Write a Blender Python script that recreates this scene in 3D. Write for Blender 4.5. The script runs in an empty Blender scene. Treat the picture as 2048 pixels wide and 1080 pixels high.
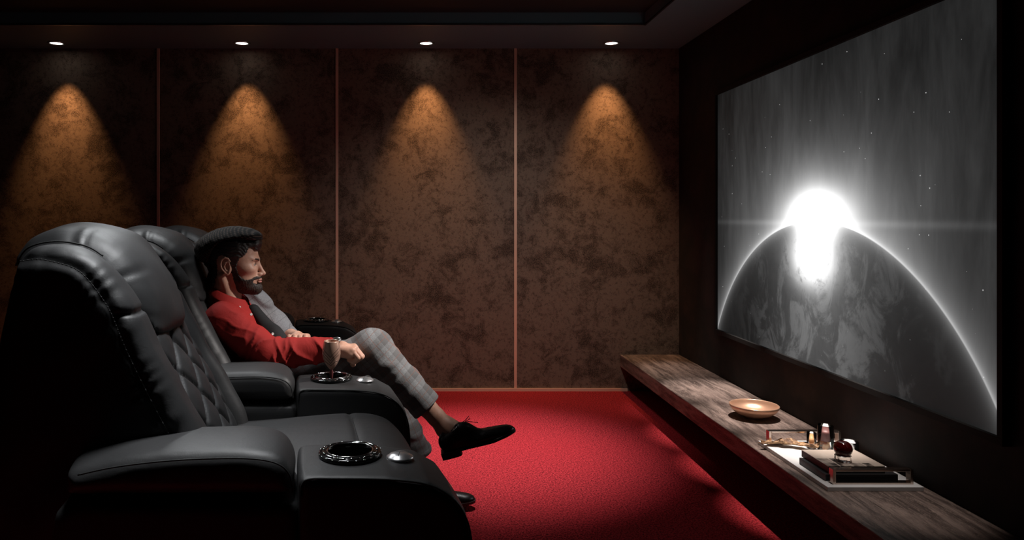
import bpy, math, random
import numpy as np
from mathutils import Vector, Matrix
random.seed(7); RS = np.random.RandomState(5)
SC = bpy.context.scene
COL = SC.collection
PI = math.pi
F0 = 1450.0; VX = 849.0; VY = 435.0; CH = 1.10      # focal length (px), vanishing point, eye height

def at(px, py, D):
    return Vector(((px - VX) * D / F0, D, CH - (py - VY) * D / F0))

# ------------------------------------------------------------------ objects
def tag(o, label=None, cat=None, group=None, kind=None):
    if label: o['label'] = label
    if cat: o['category'] = cat
    if group: o['group'] = group
    if kind: o['kind'] = kind
    return o

def empty(name, loc=(0, 0, 0)):
    o = bpy.data.objects.new(name, None); COL.objects.link(o); o.location = loc
    o.empty_display_size = .05
    return o

def mesh_obj(name, V, Fc, mat=None, parent=None, smooth=True, loc=None):
    me = bpy.data.meshes.new(name)
    V = np.asarray(V, dtype=np.float32)
    if isinstance(Fc, np.ndarray) and Fc.ndim == 2:
        n, k = Fc.shape
        me.vertices.add(len(V)); me.vertices.foreach_set('co', V.ravel())
        me.loops.add(n * k); me.loops.foreach_set('vertex_index', Fc.astype(np.int32).ravel())
        me.polygons.add(n); me.polygons.foreach_set('loop_start', np.arange(0, n * k, k, dtype=np.int32))
        me.update(calc_edges=True); me.validate()
    else:
        me.from_pydata([tuple(map(float, v)) for v in V], [], [tuple(f) for f in Fc]); me.update()
    me.polygons.foreach_set('use_smooth', [smooth] * len(me.polygons))
    if mat: me.materials.append(mat)
    o = bpy.data.objects.new(name, me); COL.objects.link(o)
    if parent: o.parent = parent
    if loc is not None: o.location = loc
    return o

class MB:
    """collects shapes into one mesh"""
    def __init__(s): s.V = []; s.F = []
    def add(s, V, Fc):
        b = len(s.V); s.V += [tuple(v) for v in V]; s.F += [tuple(b + i for i in f) for f in Fc]; return s
    def box(s, x0, x1, y0, y1, z0, z1):
        V = [(x, y, z) for x in (x0, x1) for y in (y0, y1) for z in (z0, z1)]
        return s.add(V, [(0,1,3,2),(4,6,7,5),(0,4,5,1),(2,3,7,6),(0,2,6,4),(1,5,7,3)])
    def lathe(s, prof, c=(0, 0, 0), n=40, close=False):
        V = []; Fc = []
        m = len(prof)
        for r, z in prof:
            for k in range(n):
                a = 2 * PI * k / n; V.append((c[0] + r * math.cos(a), c[1] + r * math.sin(a), c[2] + z))
        rng = m if close else m - 1
        for i in range(rng):
            for k in range(n):
                j = (i + 1) % m; l = (k + 1) % n
                Fc.append((i * n + k, i * n + l, j * n + l, j * n + k))
        return s.add(V, Fc)
    def tube(s, pts, r, n=8, closed=False, caps=True):
        pts = [Vector(p) for p in pts]; m = len(pts); V = []; Fc = []
        rr = r if hasattr(r, '__len__') else [r] * m
        up = None
        for i, p in enumerate(pts):
            a = pts[(i - 1) % m] if (closed or i > 0) else p
            b = pts[(i + 1) % m] if (closed or i < m - 1) else p
            t = (b - a).normalized()
            if up is None:
                up = Vector((0, 0, 1)) if abs(t.z) < .9 else Vector((1, 0, 0))
            u = (up - t * up.dot(t)).normalized(); up = u; w = t.cross(u)
            for k in range(n):
                q = 2 * PI * k / n; V.append(p + (u * math.cos(q) + w * math.sin(q)) * rr[i])
        for i in range(m if closed else m - 1):
            j = (i + 1) % m
            for k in range(n):
                l = (k + 1) % n; Fc.append((i * n + k, i * n + l, j * n + l, j * n + k))
        if caps and not closed:
            Fc.append(tuple(range(n - 1, -1, -1))); Fc.append(tuple((m - 1) * n + k for k in range(n)))
        return s.add(V, Fc)
    def build(s, name, mat, parent=None, smooth=False, bevel=0, seg=2, loc=None):
        o = mesh_obj(name, s.V, s.F, mat, parent, smooth, loc)
        if bevel:
            m = o.modifiers.new('bevel', 'BEVEL'); m.width = bevel; m.segments = seg; m.limit_method = 'ANGLE'
            m.harden_normals = False
        return o

def auto_smooth(o, ang=.6):
    for p in o.data.polygons: p.use_smooth = True
    try:
        o.data.set_sharp_from_angle(angle=ang)
    except Exception: pass
    return o

def copy_tree(o, parent=None):
    c = o.copy(); COL.objects.link(c)
    if parent: c.parent = parent
    for ch in [q for q in bpy.data.objects if q.parent == o]: copy_tree(ch, c)
    return c

# ------------------------------------------------------------------ signed-distance modelling
def surf_net(f, org, h):
    s = f < 0
    nx, ny, nz = f.shape
    cnt = np.zeros((nx-1, ny-1, nz-1), np.int8)
    for a in (0, 1):
        for b in (0, 1):
            for c in (0, 1):
                cnt += s[a:nx-1+a, b:ny-1+b, c:nz-1+c]
    act = (cnt > 0) & (cnt < 8)
    I, J, K = np.nonzero(act)
    idx = -np.ones(act.shape, np.int64); idx[I, J, K] = np.arange(len(I))
    P = np.zeros((len(I), 3)); W = np.zeros(len(I))
    cs = [(a, b, c) for a in (0, 1) for b in (0, 1) for c in (0, 1)]
    val = {c: f[I+c[0], J+c[1], K+c[2]] for c in cs}
    for c in cs:
        for ax in range(3):
            if c[ax] == 0:
                d = list(c); d[ax] = 1; d = tuple(d)
                f0, f1 = val[c], val[d]; m = (f0 < 0) != (f1 < 0)
                t = np.where(m, f0 / np.where(m, f0 - f1, 1), 0)
                q = np.array(c, float)[None, :].repeat(len(I), 0); q[:, ax] += t
                P[m] += q[m]; W[m] += 1
    P /= np.maximum(W, 1)[:, None]
    V = (P + np.stack([I, J, K], 1)) * h + np.array(org)
    quads = []
    for ax in range(3):
        sl0 = [slice(None)] * 3; sl1 = [slice(None)] * 3
        sl0[ax] = slice(0, -1); sl1[ax] = slice(1, None)
        cr = s[tuple(sl0)] != s[tuple(sl1)]
        o1, o2 = [(1, 2), (2, 0), (0, 1)][ax]
        E = list(np.nonzero(cr))
        ok = (E[o1] > 0) & (E[o2] > 0) & (E[o1] < idx.shape[o1]) & (E[o2] < idx.shape[o2])
        E = [e[ok] for e in E]
        ins = s[tuple(E)]
        def g(d1, d2):
            q = [e.copy() for e in E]; q[o1] = q[o1] - d1; q[o2] = q[o2] - d2
            return idx[tuple(q)]
        A, B, C_, D_ = g(1, 1), g(0, 1), g(0, 0), g(1, 0)
        Q = np.stack([A, B, C_, D_], 1); Q[~ins] = Q[~ins][:, ::-1]
        quads.append(Q)
    Q = np.concatenate(quads); Q = Q[(Q >= 0).all(1)]
    return V, Q

def pnoise(X, Y, Z, s=1.0, seed=0):
    r = np.random.RandomState(seed); out = 0
    for i in range(6):
        k = r.normal(size=3) * s * (1 + .35 * i); out = out + np.sin(k[0]*X + k[1]*Y + k[2]*Z + r.uniform(0, 6.28)) / (1 + .25*i)
    return out / 3.2

class Field:
    def __init__(s, lo, hi, h):
        s.lo = np.array(lo, float); s.h = h
        n = np.ceil((np.array(hi) - s.lo) / h).astype(int) + 1; s.n = n
        s.f = np.full(tuple(n), .2, np.float32)
        s.ax = [s.lo[i] + h * np.arange(n[i]) for i in range(3)]
    def grid(s, lo=None, hi=None):
        if lo is None: sl = [slice(0, s.n[i]) for i in range(3)]
        else:
            sl = []
            for i in range(3):
                a = max(0, int((lo[i] - s.lo[i]) / s.h)); b = min(s.n[i], int((hi[i] - s.lo[i]) / s.h) + 2)
                if b <= a: return None, None
                sl.append(slice(a, b))
        G = np.meshgrid(*[s.ax[i][sl[i]] for i in range(3)], indexing='ij', sparse=True)
        return tuple(sl), G
    def put(s, fn, lo, hi, k=0.0, mode='u', pad=.05):
        lo = np.array(lo) - pad; hi = np.array(hi) + pad
        sl, G = s.grid(lo, hi)
        if sl is None: return s
        d = fn(*G).astype(np.float32); a = s.f[sl]
        if mode == 's': d = -d
        if mode in ('s', 'i'):
            if k > 0:
                hh = np.clip(.5 - .5 * (a - d) / k, 0, 1); r = a + (d - a) * hh + k * hh * (1 - hh)
            else: r = np.maximum(a, d)
        else:
            if k > 0:
                hh = np.clip(.5 + .5 * (a - d) / k, 0, 1); r = a + (d - a) * hh - k * hh * (1 - hh)
            else: r = np.minimum(a, d)
        s.f[sl] = r; return s
    def cone(s, a, b, ra, rb, k=.01, mode='u', sc=None):
        a = np.array(a, float); b = np.array(b, float); ab = b - a; L2 = (ab**2).sum()
        def fn(X, Y, Z):
            t = np.clip(((X-a[0])*ab[0] + (Y-a[1])*ab[1] + (Z-a[2])*ab[2]) / L2, 0, 1)
            dx, dy, dz = X-a[0]-ab[0]*t, Y-a[1]-ab[1]*t, Z-a[2]-ab[2]*t
            if sc: dx, dy, dz = dx*sc[0], dy*sc[1], dz*sc[2]
            return np.sqrt(dx*dx+dy*dy+dz*dz) - (ra + (rb-ra)*t)
        R = max(ra, rb) * (1.6 if sc else 1)
        return s.put(fn, np.minimum(a, b)-R, np.maximum(a, b)+R, k, mode)
    def chain(s, pts, rs, k=.01, mode='u'):
        for i in range(len(pts)-1): s.cone(pts[i], pts[i+1], rs[i], rs[i+1], k, mode)
        return s
    def ell(s, c, r, k=.01, mode='u', rot=None):
        c = np.array(c, float); r = np.array(r, float)
        M = np.array(rot) if rot is not None else np.eye(3)      # columns = local axes
        def fn(X, Y, Z):
            dx, dy, dz = X-c[0], Y-c[1], Z-c[2]
            u = M[0, 0]*dx + M[1, 0]*dy + M[2, 0]*dz; v = M[0, 1]*dx + M[1, 1]*dy + M[2, 1]*dz; w = M[0, 2]*dx + M[1, 2]*dy + M[2, 2]*dz
            k0 = np.sqrt((u/r[0])**2 + (v/r[1])**2 + (w/r[2])**2); k1 = np.sqrt((u/r[0]**2)**2 + (v/r[1]**2)**2 + (w/r[2]**2)**2)
            return k0 * (k0 - 1) / np.maximum(k1, 1e-6)
        R = r.max(); return s.put(fn, c-R, c+R, k, mode)
    def box(s, c, hs, rd=.005, k=.005, mode='u', rot=None):
        c = np.array(c, float); hs = np.array(hs, float) - rd
        M = np.array(rot) if rot is not None else np.eye(3)
        def fn(X, Y, Z):
            dx, dy, dz = X-c[0], Y-c[1], Z-c[2]
            u = abs(M[0, 0]*dx + M[1, 0]*dy + M[2, 0]*dz)-hs[0]; v = abs(M[0, 1]*dx + M[1, 1]*dy + M[2, 1]*dz)-hs[1]; w = abs(M[0, 2]*dx + M[1, 2]*dy + M[2, 2]*dz)-hs[2]
            return np.sqrt(np.maximum(u, 0)**2+np.maximum(v, 0)**2+np.maximum(w, 0)**2) + np.minimum(np.maximum(np.maximum(u, v), w), 0) - rd
        R = np.sqrt((hs**2).sum()) + rd; return s.put(fn, c-R, c+R, k, mode)
    def add(s, fn, lo=None, hi=None):
        sl, G = s.grid(lo, hi); s.f[sl] += fn(*G).astype(np.float32); return s
    def mesh(s): return surf_net(s.f, s.lo, s.h)

def poly_sdf(poly, X, Z):
    """signed distance to a polygon in the x-z plane (negative inside)"""
    X = np.asarray(X, float); Z = np.asarray(Z, float)
    X, Z = np.broadcast_arrays(X, Z)
    d = np.full(X.shape, 1e9); sgn = np.ones(X.shape)
    n = len(poly)
    for i in range(n):
        ax, az = poly[i]; bx, bz = poly[i-1]
        ex, ez = bx-ax, bz-az; wx, wz = X-ax, Z-az
        t = np.clip((wx*ex+wz*ez)/(ex*ex+ez*ez+1e-12), 0, 1)
        d = np.minimum(d, (wx-ex*t)**2+(wz-ez*t)**2)
        c1 = Z >= az; c2 = Z < bz; c3 = ex*wz > ez*wx
        flip = (c1 & c2 & c3) | (~c1 & ~c2 & ~c3)
        sgn = np.where(flip, -sgn, sgn)
    return sgn * np.sqrt(d)

def spline(P, n=8, closed=False):
    """Catmull-Rom through 2-D/3-D points"""
    P = [np.array(p, float) for p in P]; m = len(P); out = []
    for i in range(m if closed else m-1):
        g = lambda j: P[j % m] if closed else P[min(max(j, 0), m-1)]
        p0, p1, p2, p3 = g(i-1), g(i), g(i+1), g(i+2)
        for k in range(n):
            t = k/n; out.append(.5*((2*p1)+(-p0+p2)*t+(2*p0-5*p1+4*p2-p3)*t*t+(-p0+3*p1-3*p2+p3)*t**3))
    if not closed: out.append(P[-1])
    return [tuple(p) for p in out]

def extruded(poly, y0, y1, r, h, disp=None, puff=0.0, sm=True, pad=.03):
    """cushion: polygon profile in x-z, across y0..y1, edges rounded by r, sides domed by puff"""
    P = spline(poly, 5, True) if sm else poly
    A = np.array(P); lo = (A[:, 0].min()-pad, y0-pad, A[:, 1].min()-pad); hi = (A[:, 0].max()+pad, y1+pad, A[:, 1].max()+pad)
    F = Field(lo, hi, h); sl, (X, Y, Z) = F.grid()
    d2 = poly_sdf(P, X[:, 0, :], Z[0, 0, :][None, :] if False else Z[:, 0, :])
    d2 = d2[:, None, :]
    yc, hw = (y0+y1)/2, (y1-y0)/2
    if puff: d2 = d2 + puff * np.clip(np.abs(Y-yc)/hw, 0, 1.2)**2
    dy = np.abs(Y-yc) - hw
    a = d2 + r; b = dy + r
    d = np.minimum(np.maximum(a, b), 0) + np.sqrt(np.maximum(a, 0)**2 + np.maximum(b, 0)**2) - r
    if disp is not None: d = d + disp(X, Y, Z)
    F.f[:] = d
    return F

# ------------------------------------------------------------------ nodes
class S:
    """socket arithmetic for procedural materials"""
    def __init__(s, nt, v): s.nt = nt; s.v = v
    def _m(s, op, *a):
        n = s.nt.nodes.new('ShaderNodeMath'); n.operation = op
        for i, x in enumerate((s,) + a):
            if isinstance(x, S):
                if isinstance(x.v, (int, float)): n.inputs[i].default_value = x.v
                else: s.nt.links.new(x.v, n.inputs[i])
            else: n.inputs[i].default_value = x
        return S(s.nt, n.outputs[0])
    def __add__(s, o): return s._m('ADD', o)
    __radd__ = __add__
    def __sub__(s, o): return s._m('SUBTRACT', o)
    def __rsub__(s, o): return (s * -1) + o
    def __mul__(s, o): return s._m('MULTIPLY', o)
    __rmul__ = __mul__
    def __truediv__(s, o): return s._m('DIVIDE', o)
    def __rtruediv__(s, o): return S(s.nt, float(o))._m('DIVIDE', s)
    def pow(s, o): return s._m('POWER', o)
    def exp(s): return s._m('EXPONENT')
    def sqrt(s): return s._m('SQRT')
    def abs(s): return s._m('ABSOLUTE')
    def min(s, o): return s._m('MINIMUM', o)
    def max(s, o): return s._m('MAXIMUM', o)
    def gt(s, o): return s._m('GREATER_THAN', o)
    def lt(s, o): return s._m('LESS_THAN', o)
    def fract(s): return s._m('FRACT')
    def ss(s, a, b):
        n = s.nt.nodes.new('ShaderNodeMapRange'); n.interpolation_type = 'SMOOTHSTEP'
        s.nt.links.new(s.v, n.inputs[0]); n.inputs[1].default_value = a; n.inputs[2].default_value = b
        return S(s.nt, n.outputs[0])

class Mat:
    def __init__(s, name):
        s.m = bpy.data.materials.new(name); s.m.use_nodes = True; s.nt = s.m.node_tree
        s.b = s.nt.nodes['Principled BSDF']; s.tc = s.nt.nodes.new('ShaderNodeTexCoord')
    def coord(s, which='Object', sc=(1, 1, 1), rot=(0, 0, 0), loc=(0, 0, 0)):
        n = s.nt.nodes.new('ShaderNodeMapping'); s.nt.links.new(s.tc.outputs[which], n.inputs[0])
        n.inputs['Scale'].default_value = sc; n.inputs['Rotation'].default_value = rot; n.inputs['Location'].default_value = loc
        return n.outputs[0]
    def xyz(s, v):
        n = s.nt.nodes.new('ShaderNodeSeparateXYZ'); s.nt.links.new(v, n.inputs[0]); return [S(s.nt, o) for o in n.outputs]
    def noise(s, v, scale, detail=3, rough=.5, dist=0, col=False):
        n = s.nt.nodes.new('ShaderNodeTexNoise'); s.nt.links.new(v, n.inputs['Vector'])
        n.inputs['Scale'].default_value = scale; n.inputs['Detail'].default_value = detail; n.inputs['Roughness'].default_value = rough
        n.inputs['Distortion'].default_value = dist
        return S(s.nt, n.outputs[1 if col else 0])
    def vor(s, v, scale, feat='F1'):
        n = s.nt.nodes.new('ShaderNodeTexVoronoi'); n.feature = feat; s.nt.links.new(v, n.inputs['Vector']); n.inputs['Scale'].default_value = scale
        return S(s.nt, n.outputs[0])
    def ramp(s, f, stops):
        n = s.nt.nodes.new('ShaderNodeValToRGB'); s.nt.links.new(f.v, n.inputs[0]); r = n.color_ramp
        while len(r.elements) < len(stops): r.elements.new(.5)
        for e, (p, c) in zip(r.elements, stops):
            e.position = p; e.color = (*c, 1) if len(c) == 3 else c
        return n.outputs[0]
    def mix(s, f, a, b, mode='MIX'):
        n = s.nt.nodes.new('ShaderNodeMix'); n.data_type = 'RGBA'; n.blend_type = mode
        if isinstance(f, S): s.nt.links.new(f.v, n.inputs[0])
        else: n.inputs[0].default_value = f
        for i, x in ((6, a), (7, b)):
            if isinstance(x, tuple): n.inputs[i].default_value = (*x, 1)
            else: s.nt.links.new(x, n.inputs[i])
        return n.outputs[2]
    def set(s, **k):
        for a, v in k.items():
            a = {'base': 'Base Color', 'rough': 'Roughness', 'metal': 'Metallic', 'spec': 'Specular IOR Level', 'trans': 'Transmission Weight',
                 'ior': 'IOR', 'emit': 'Emission Color', 'es': 'Emission Strength', 'sheen': 'Sheen Weight', 'coat': 'Coat Weight',
                 'sss': 'Subsurface Weight', 'alpha': 'Alpha', 'sheen_tint': 'Sheen Tint', 'sheen_rough': 'Sheen Roughness'}[a]
            i = s.b.inputs[a]
            if isinstance(v, S): s.nt.links.new(v.v, i)
            elif isinstance(v, tuple): i.default_value = (*v, 1)
            elif isinstance(v, (int, float)): i.default_value = v
            else: s.nt.links.new(v, i)
        return s
    def bump(s, hgt, strength=.3, dist=.01):
        n = s.nt.nodes.new('ShaderNodeBump'); n.inputs['Strength'].default_value = strength; n.inputs['Distance'].default_value = dist
        s.nt.links.new(hgt.v, n.inputs['Height']); s.nt.links.new(n.outputs[0], s.b.inputs['Normal']); return s

def simple(name, base, rough=.5, metal=0, **k):
    return Mat(name).set(base=base, rough=rough, metal=metal, **k).m
M = {}
# mottled brown suede wall covering
m = Mat('wall_suede'); v = m.coord('Object')
n1 = m.noise(v, 2.4, 8, .68, .3); n2 = m.noise(v, 9, 6, .72, .4); n3 = m.noise(v, 190, 3, .7); n4 = m.noise(v, 48, 5, .75)
patch = (n1*.35 + n2*.65).ss(.40, .53)
dots = n4.ss(.36, .5)
c = m.mix(patch, (.040, .027, .020), (.20, .145, .110))
c = m.mix(dots*.65 + .35, (.022, .014, .010), c)
c = m.mix(n3.ss(.42, .66)*.7, c, (.27, .185, .135))
m.set(base=c, rough=.85, spec=.25).bump(n3 + n4*.5, .35, .004); M['wall'] = m.m
# red carpet
m = Mat('red_carpet'); v = m.coord('Object')
a = m.noise(v, 135, 3, .75); b = m.noise(v, 320, 2, .6); g = m.noise(v, 1.6, 3, .6)
f = (a*.6 + b*.4).ss(.42, .57)
c = m.mix(f, (.075, .006, .009), (.62, .044, .056)); c = m.mix(g.ss(.3, .7)*.3, c, (.40, .02, .028))
m.set(base=c, rough=.95, spec=.08).bump(a*.7 + b*.5, .7, .008); M['carpet'] = m.m
M['ceiling'] = simple('ceiling_paint', (.13, .215, .255), .5)
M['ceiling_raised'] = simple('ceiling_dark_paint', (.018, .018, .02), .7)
m = Mat('dark_wall'); v = m.coord('Object'); n1 = m.noise(v, 5, 6, .7)
m.set(base=m.mix(n1.ss(.4, .65), (.004, .003, .0025), (.022, .010, .008)), rough=.8); M['darkwall'] = m.m
M['copper'] = simple('copper_trim', (.95, .60, .44), .45, .15)
M['lightmetal'] = simple('fixture_metal', (.55, .55, .55), .3, 1)
M['lens'] = Mat('lamp_lens').set(base=(1, 1, 1), emit=(1, .96, .9), es=5.0).m
# leather
def leather(name, base, rough):
    m = Mat(name); v = m.coord('Object')
    a = m.vor(v, 420); b = m.noise(v, 7, 3, .5, .6); c = m.noise(v, 38, 3, .5, 1.2)
    m.set(base=base, rough=(b*.14 + rough), spec=.5).bump(a*.02 + b*.8 + c*.12, .26, .012)
    return m.m
M['leather'] = leather('black_leather', (.024, .024, .025), .46)
M['thread'] = simple('black_thread', (.006, .006, .006), .7)
M['blackplastic'] = simple('gloss_black_plastic', (.008, .008, .008), .12)
M['chrome'] = simple('chrome', (.85, .85, .86), .14, 1)
M['silver'] = simple('brushed_silver', (.85, .85, .86), .28, .9)
M['cupinside'] = simple('dark_cup_lining', (.02, .02, .02), .3, .5)
M['frameblack'] = simple('screen_frame_black', (.003, .003, .003), .85)
# stone-look shelf
m = Mat('brown_stone'); v = m.coord('Object', (1, 1, 1), (0, 0, .62))
w = m.coord('Object', (26, 3.2, 26), (0, 0, .95)); n1 = m.noise(w, 1, 7, .7, .8); n2 = m.noise(v, 5, 5, .65, .4); n3 = m.noise(w, 3.2, 4, .7, .5)
c = m.mix(n1.ss(.36, .66), (.06, .042, .036), (.33, .25, .215)); c = m.mix(n2.ss(.35, .75)*.5, c, (.10, .062, .052))
vein = (n3 - .5).abs().ss(.02, .0)
c = m.mix(vein*.55, c, (.5, .38, .31))
m.set(base=c, rough=.5).bump(n1*.7 + n3*.4, .35, .006); M['stone'] = m.m
M['bowl'] = simple('satin_copper', (.80, .50, .34), .32, .6)
M['traywhite'] = simple('tray_grey_lacquer', (.82, .84, .85), .35)
M['bronze'] = simple('brushed_bronze', (.52, .42, .36), .22, 1)
M['bookblack'] = simple('black_book_cloth', (.018, .018, .02), .5)
M['paper'] = simple('paper_pages', (.5, .48, .44), .8)
m = Mat('photo_cover'); u, w_, z_ = m.xyz(m.coord('Object'))
# picture cells along the left and near edge of a cream cover
cu = (u*24 + .1).fract(); cw = (w_*22 + .2).fract()
cell = cu.gt(.12) * cw.gt(.14); zone = (u.lt(.085)*w_.lt(.075)).max(w_.lt(.03)*u.lt(.15))
nn = m.noise(m.coord('Object', (1, 1, 1)), 30, 2, .6)
c = m.mix(nn.ss(.35, .6), (.02, .02, .02), (.30, .24, .2))
c = m.mix(cell*zone, (.62, .53, .45), c)
c = m.mix(nn.ss(.5, .7)*.35, c, (.75, .68, .6)); m.set(base=c, rough=.35); M['cover'] = m.m
m = Mat('glass'); m.set(base=(1, 1, 1), rough=.02, trans=1, ior=1.45); M['glass'] = m.m
m = Mat('red_glass'); m.set(base=(.10, .004, .004), rough=.04, trans=.25, ior=1.4, coat=.7); M['redglass'] = m.m
m = Mat('amber_wax'); m.set(base=(.72, .42, .2), rough=.35, sss=.2); M['amber'] = m.m
m = Mat('purple_wax'); m.set(base=(.22, .09, .085), rough=.4); M['wax'] = m.m
m = Mat('silver_cloud'); m.set(base=(.8, .78, .8), rough=.2, metal=.7); M['silverleaf'] = m.m
m = Mat('dried_leaf'); v = m.coord('Object'); a = m.noise(v, 60, 4, .7, .8)
m.set(base=m.mix(a.ss(.38, .62), (.12, .05, .018), (.62, .38, .2)), rough=.55).bump(a, .8, .006); M['leaf'] = m.m
m = Mat('goblet_copper'); m.set(base=(.60, .36, .27), rough=.33, metal=.55); M['goblet'] = m.m
M['goblet_groove'] = simple('goblet_engraving', (.10, .055, .045), .5, .3)
m = Mat('goblet_stem'); m.set(base=(.16, .045, .045), rough=.3, metal=.4); M['stem'] = m.m
# screen picture: bright star rising over a planet, emitted by the screen
m = Mat('screen_picture'); m.set(base=(.01, .01, .01), rough=.5)
P = m.coord('Object'); _, u, z = m.xyz(P)       # u grows from the far edge to the near edge (m), z up from screen bottom
du = u - .985; dz = z + .523
r = (du*du + dz*dz).sqrt(); e = r - 1.117       # distance from the limb
su = u - .995; sz = z - .585
rs = ((su*su)*.62 + (sz*sz)*1.9).sqrt()
vs = m.coord('Object', (1, 3.2, .75)); cl = m.noise(vs, 1.6, 6, .6, .5); cl2 = m.noise(vs, 4.2, 5, .6, .4)
cloud = (cl*.65 + cl2*.35).ss(.36, .70)
fade = 1 / (1 + (rs/.5).pow(2))
fade2 = 1 / (1 + (rs/.34).pow(3))
sky = .006 + cloud*.014 + fade2*(.03 + cloud*.09) + .6*((rs*-5.5).exp()) + (1.6*((rs - .09)*-15).exp())
limb_out = ((e.max(0)*-17).exp()*.36 + (e.max(0)*-110).exp()*.65) * (.22 + 1.3*((su.abs()*-1.7).exp()))
limb_in = ((e.min(0)*55).exp()*.30 + (e.min(0)*10).exp()*.05) * (.25 + 1.2*((su.abs()*-2.0).exp()))
inside = e.ss(-.004, .004) * -1 + 1
outside0 = 1 - inside
lm = m.noise(m.coord('Object', (1, 1.3, .9), (.5, 0, 0)), 4.6, 9, .68, .9); lm2 = m.noise(P, 13, 6, .7, .6)
land = lm.ss(.47, .60)
beam = (su*su*-9).exp()
lit = (((su*su)*5 + (sz + .35)*(sz + .35)*2.2)*-1).exp()
planet = .004 + lit*(.035 + land*.075 + lm2*.03) + ((su - .02)*(su - .02)*-14).exp()*((sz + .03).min(0)*4.2).exp()*.22*(.6+lm2*.8) + land*.012*beam
sunglow = ((rs - .11).max(0)*-26).exp()*1.9*outside0 + ((rs - .10).max(0)*-30).exp()*1.2
drip = ((su + .03)*(su + .03)*-60).exp() * ((sz + .14)*(sz + .14)*-110).exp() * (lm2.ss(.3, .5)*.7 + .6) * 1.9
flare = ((sz*sz)*-5200).exp() * ((su.abs()*-3.2).exp()) * .33
st = m.vor(P, 22); star = st.lt(.05) * m.noise(P, 31, 0).gt(.5) * .5
outside = 1 - inside
val = outside*(sky + limb_out) + inside*(planet + limb_in) + sunglow + drip*inside + flare + star*(outside*.7 + .15)
cmb = m.nt.nodes.new('ShaderNodeCombineColor')
for i, q in enumerate((1.0, 1.0, 1.0)): m.nt.links.new((val*q).v, cmb.inputs[i])
m.set(emit=cmb.outputs[0], es=1.0, base=(0, 0, 0), spec=.1); M['screen'] = m.m
XW = 1.615; YW = 4.60; ZC = 2.172; XL = -3.1; YB = -1.6; ZR = 2.24
def st(name, mb, mat, **k): return tag(mb.build(name, M[mat], **k), kind='structure')
st('floor', MB().box(XL-.1, XW+.1, YB-.1, YW+.1, -.08, 0), 'carpet')
st('wall_far', MB().box(XL-.1, XW+.1, YW, YW+.1, 0, ZR+.1), 'wall')
st('wall_right', MB().box(XW, XW+.1, YB, YW, 0, ZR+.1), 'darkwall')
st('wall_left', MB().box(XL-.1, XL, YB, YW, 0, ZR+.1), 'darkwall')
st('wall_near', MB().box(XL, XW, YB-.1, YB, 0, ZR+.1), 'darkwall')
# ceiling: dropped border (soffit) around a raised tray
xs, ys = 1.226, 4.03
c = MB(); c.box(XL, XW, ys, YW, ZC, ZR+.1); c.box(xs, XW, YB, ys, ZC, ZR+.1)
st('ceiling', c, 'ceiling')
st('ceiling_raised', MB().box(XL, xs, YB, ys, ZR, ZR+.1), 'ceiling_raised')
st('trim_1', MB().box(XL, xs-.006, ys-.006, ys+.004, ZC-.004, ZC+.003), 'lightmetal')
st('trim_2', MB().box(xs-.006, xs+.004, YB, ys+.004, ZC-.004, ZC+.003), 'frameblack')
for i, x in enumerate((-1.688, -.555, .577)):
    st('trim_%d' % (i+3), MB().box(x-.0085, x+.0085, YW-.006, YW+.004, .02, ZC), 'copper')
st('baseboard_far', MB().box(XL, XW-.38+.05, YW-.012, YW+.002, 0, .018), 'copper')
# downlights
labs = ['round white ceiling downlight, leftmost of the four above the brown wall',
        'round white ceiling downlight above the second wall light pool from the left',
        'round white ceiling downlight between the second and third copper strips',
        'round white ceiling downlight nearest the projection screen']
LX = [-2.262, -1.122, .010, 1.149]; LY = 4.455
for i, x in enumerate(LX):
    t = empty('downlight', (x, LY, ZC)); tag(t, labs[i], 'ceiling light', 'ceiling downlights along the far wall')
    if i == 0:
        MB().lathe([(.037, .0), (.037, -.004), (.047, -.006), (.052, -.003), (.052, 0.002)], n=36).build('trim_ring', M['lightmetal'], t, True)
        MB().lathe([(.0005, -.0015), (.02, -.0022), (.0372, -.001), (.0372, .001)], n=36).build('lens', M['lens'], t, True)
        first = t
    else:
        for ch in [q for q in bpy.data.objects if q.parent == first]:
            cc = ch.copy(); COL.objects.link(cc); cc.parent = t
# projection screen on the right wall
s = empty('projection_screen', (XW, 3.96, .491))
tag(s, 'huge wall-mounted screen showing a bright star rising over a grey planet', 'screen')
sw, sh = 1.946, 1.278
scr = MB().box(-.013, -.004, 0, sw, 0, sh).build('display_panel', M['screen'], s)
# object space of the panel: y runs from the far edge towards the camera
for v_ in scr.data.vertices: pass
scr.scale = (1, -1, 1)
scr.data.flip_normals()
f = MB()
for (a, b, c_, d) in ((-.02, sw+.02, -.022, 0), (-.02, sw+.02, sh, sh+.022)): f.box(-.026, 0, -b, -a, c_, d)
f.box(-.026, 0, 0, .02, 0, sh); f.box(-.026, 0, -sw-.02, -sw, 0, sh)
f.build('screen_frame', M['frameblack'], s, bevel=.001)
# floating stone shelf
sh_ = MB().box(1.240, XW, .5, YW-.001, .155, .231).build('floating_shelf', M['stone'], bevel=.003)
tag(sh_, 'long low brown stone-look shelf floating under the big screen', 'shelf')
ZT = .231
# bowl
b = MB().lathe([(.0, .004), (.03, .004), (.034, 0), (.038, .0), (.040, .008), (.070, .017), (.090, .032), (.0995, .047), (.1010, .056), (.0988, .0575), (.0965, .055), (.094, .046), (.085, .033), (.064, .021), (.03, .015), (.0, .014)], n=64)
o = b.build('bowl', M['bowl'], None, True, loc=(1.432, 3.15, ZT)); tag(o, 'shallow round copper bowl standing alone on the stone shelf', 'bowl')
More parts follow.
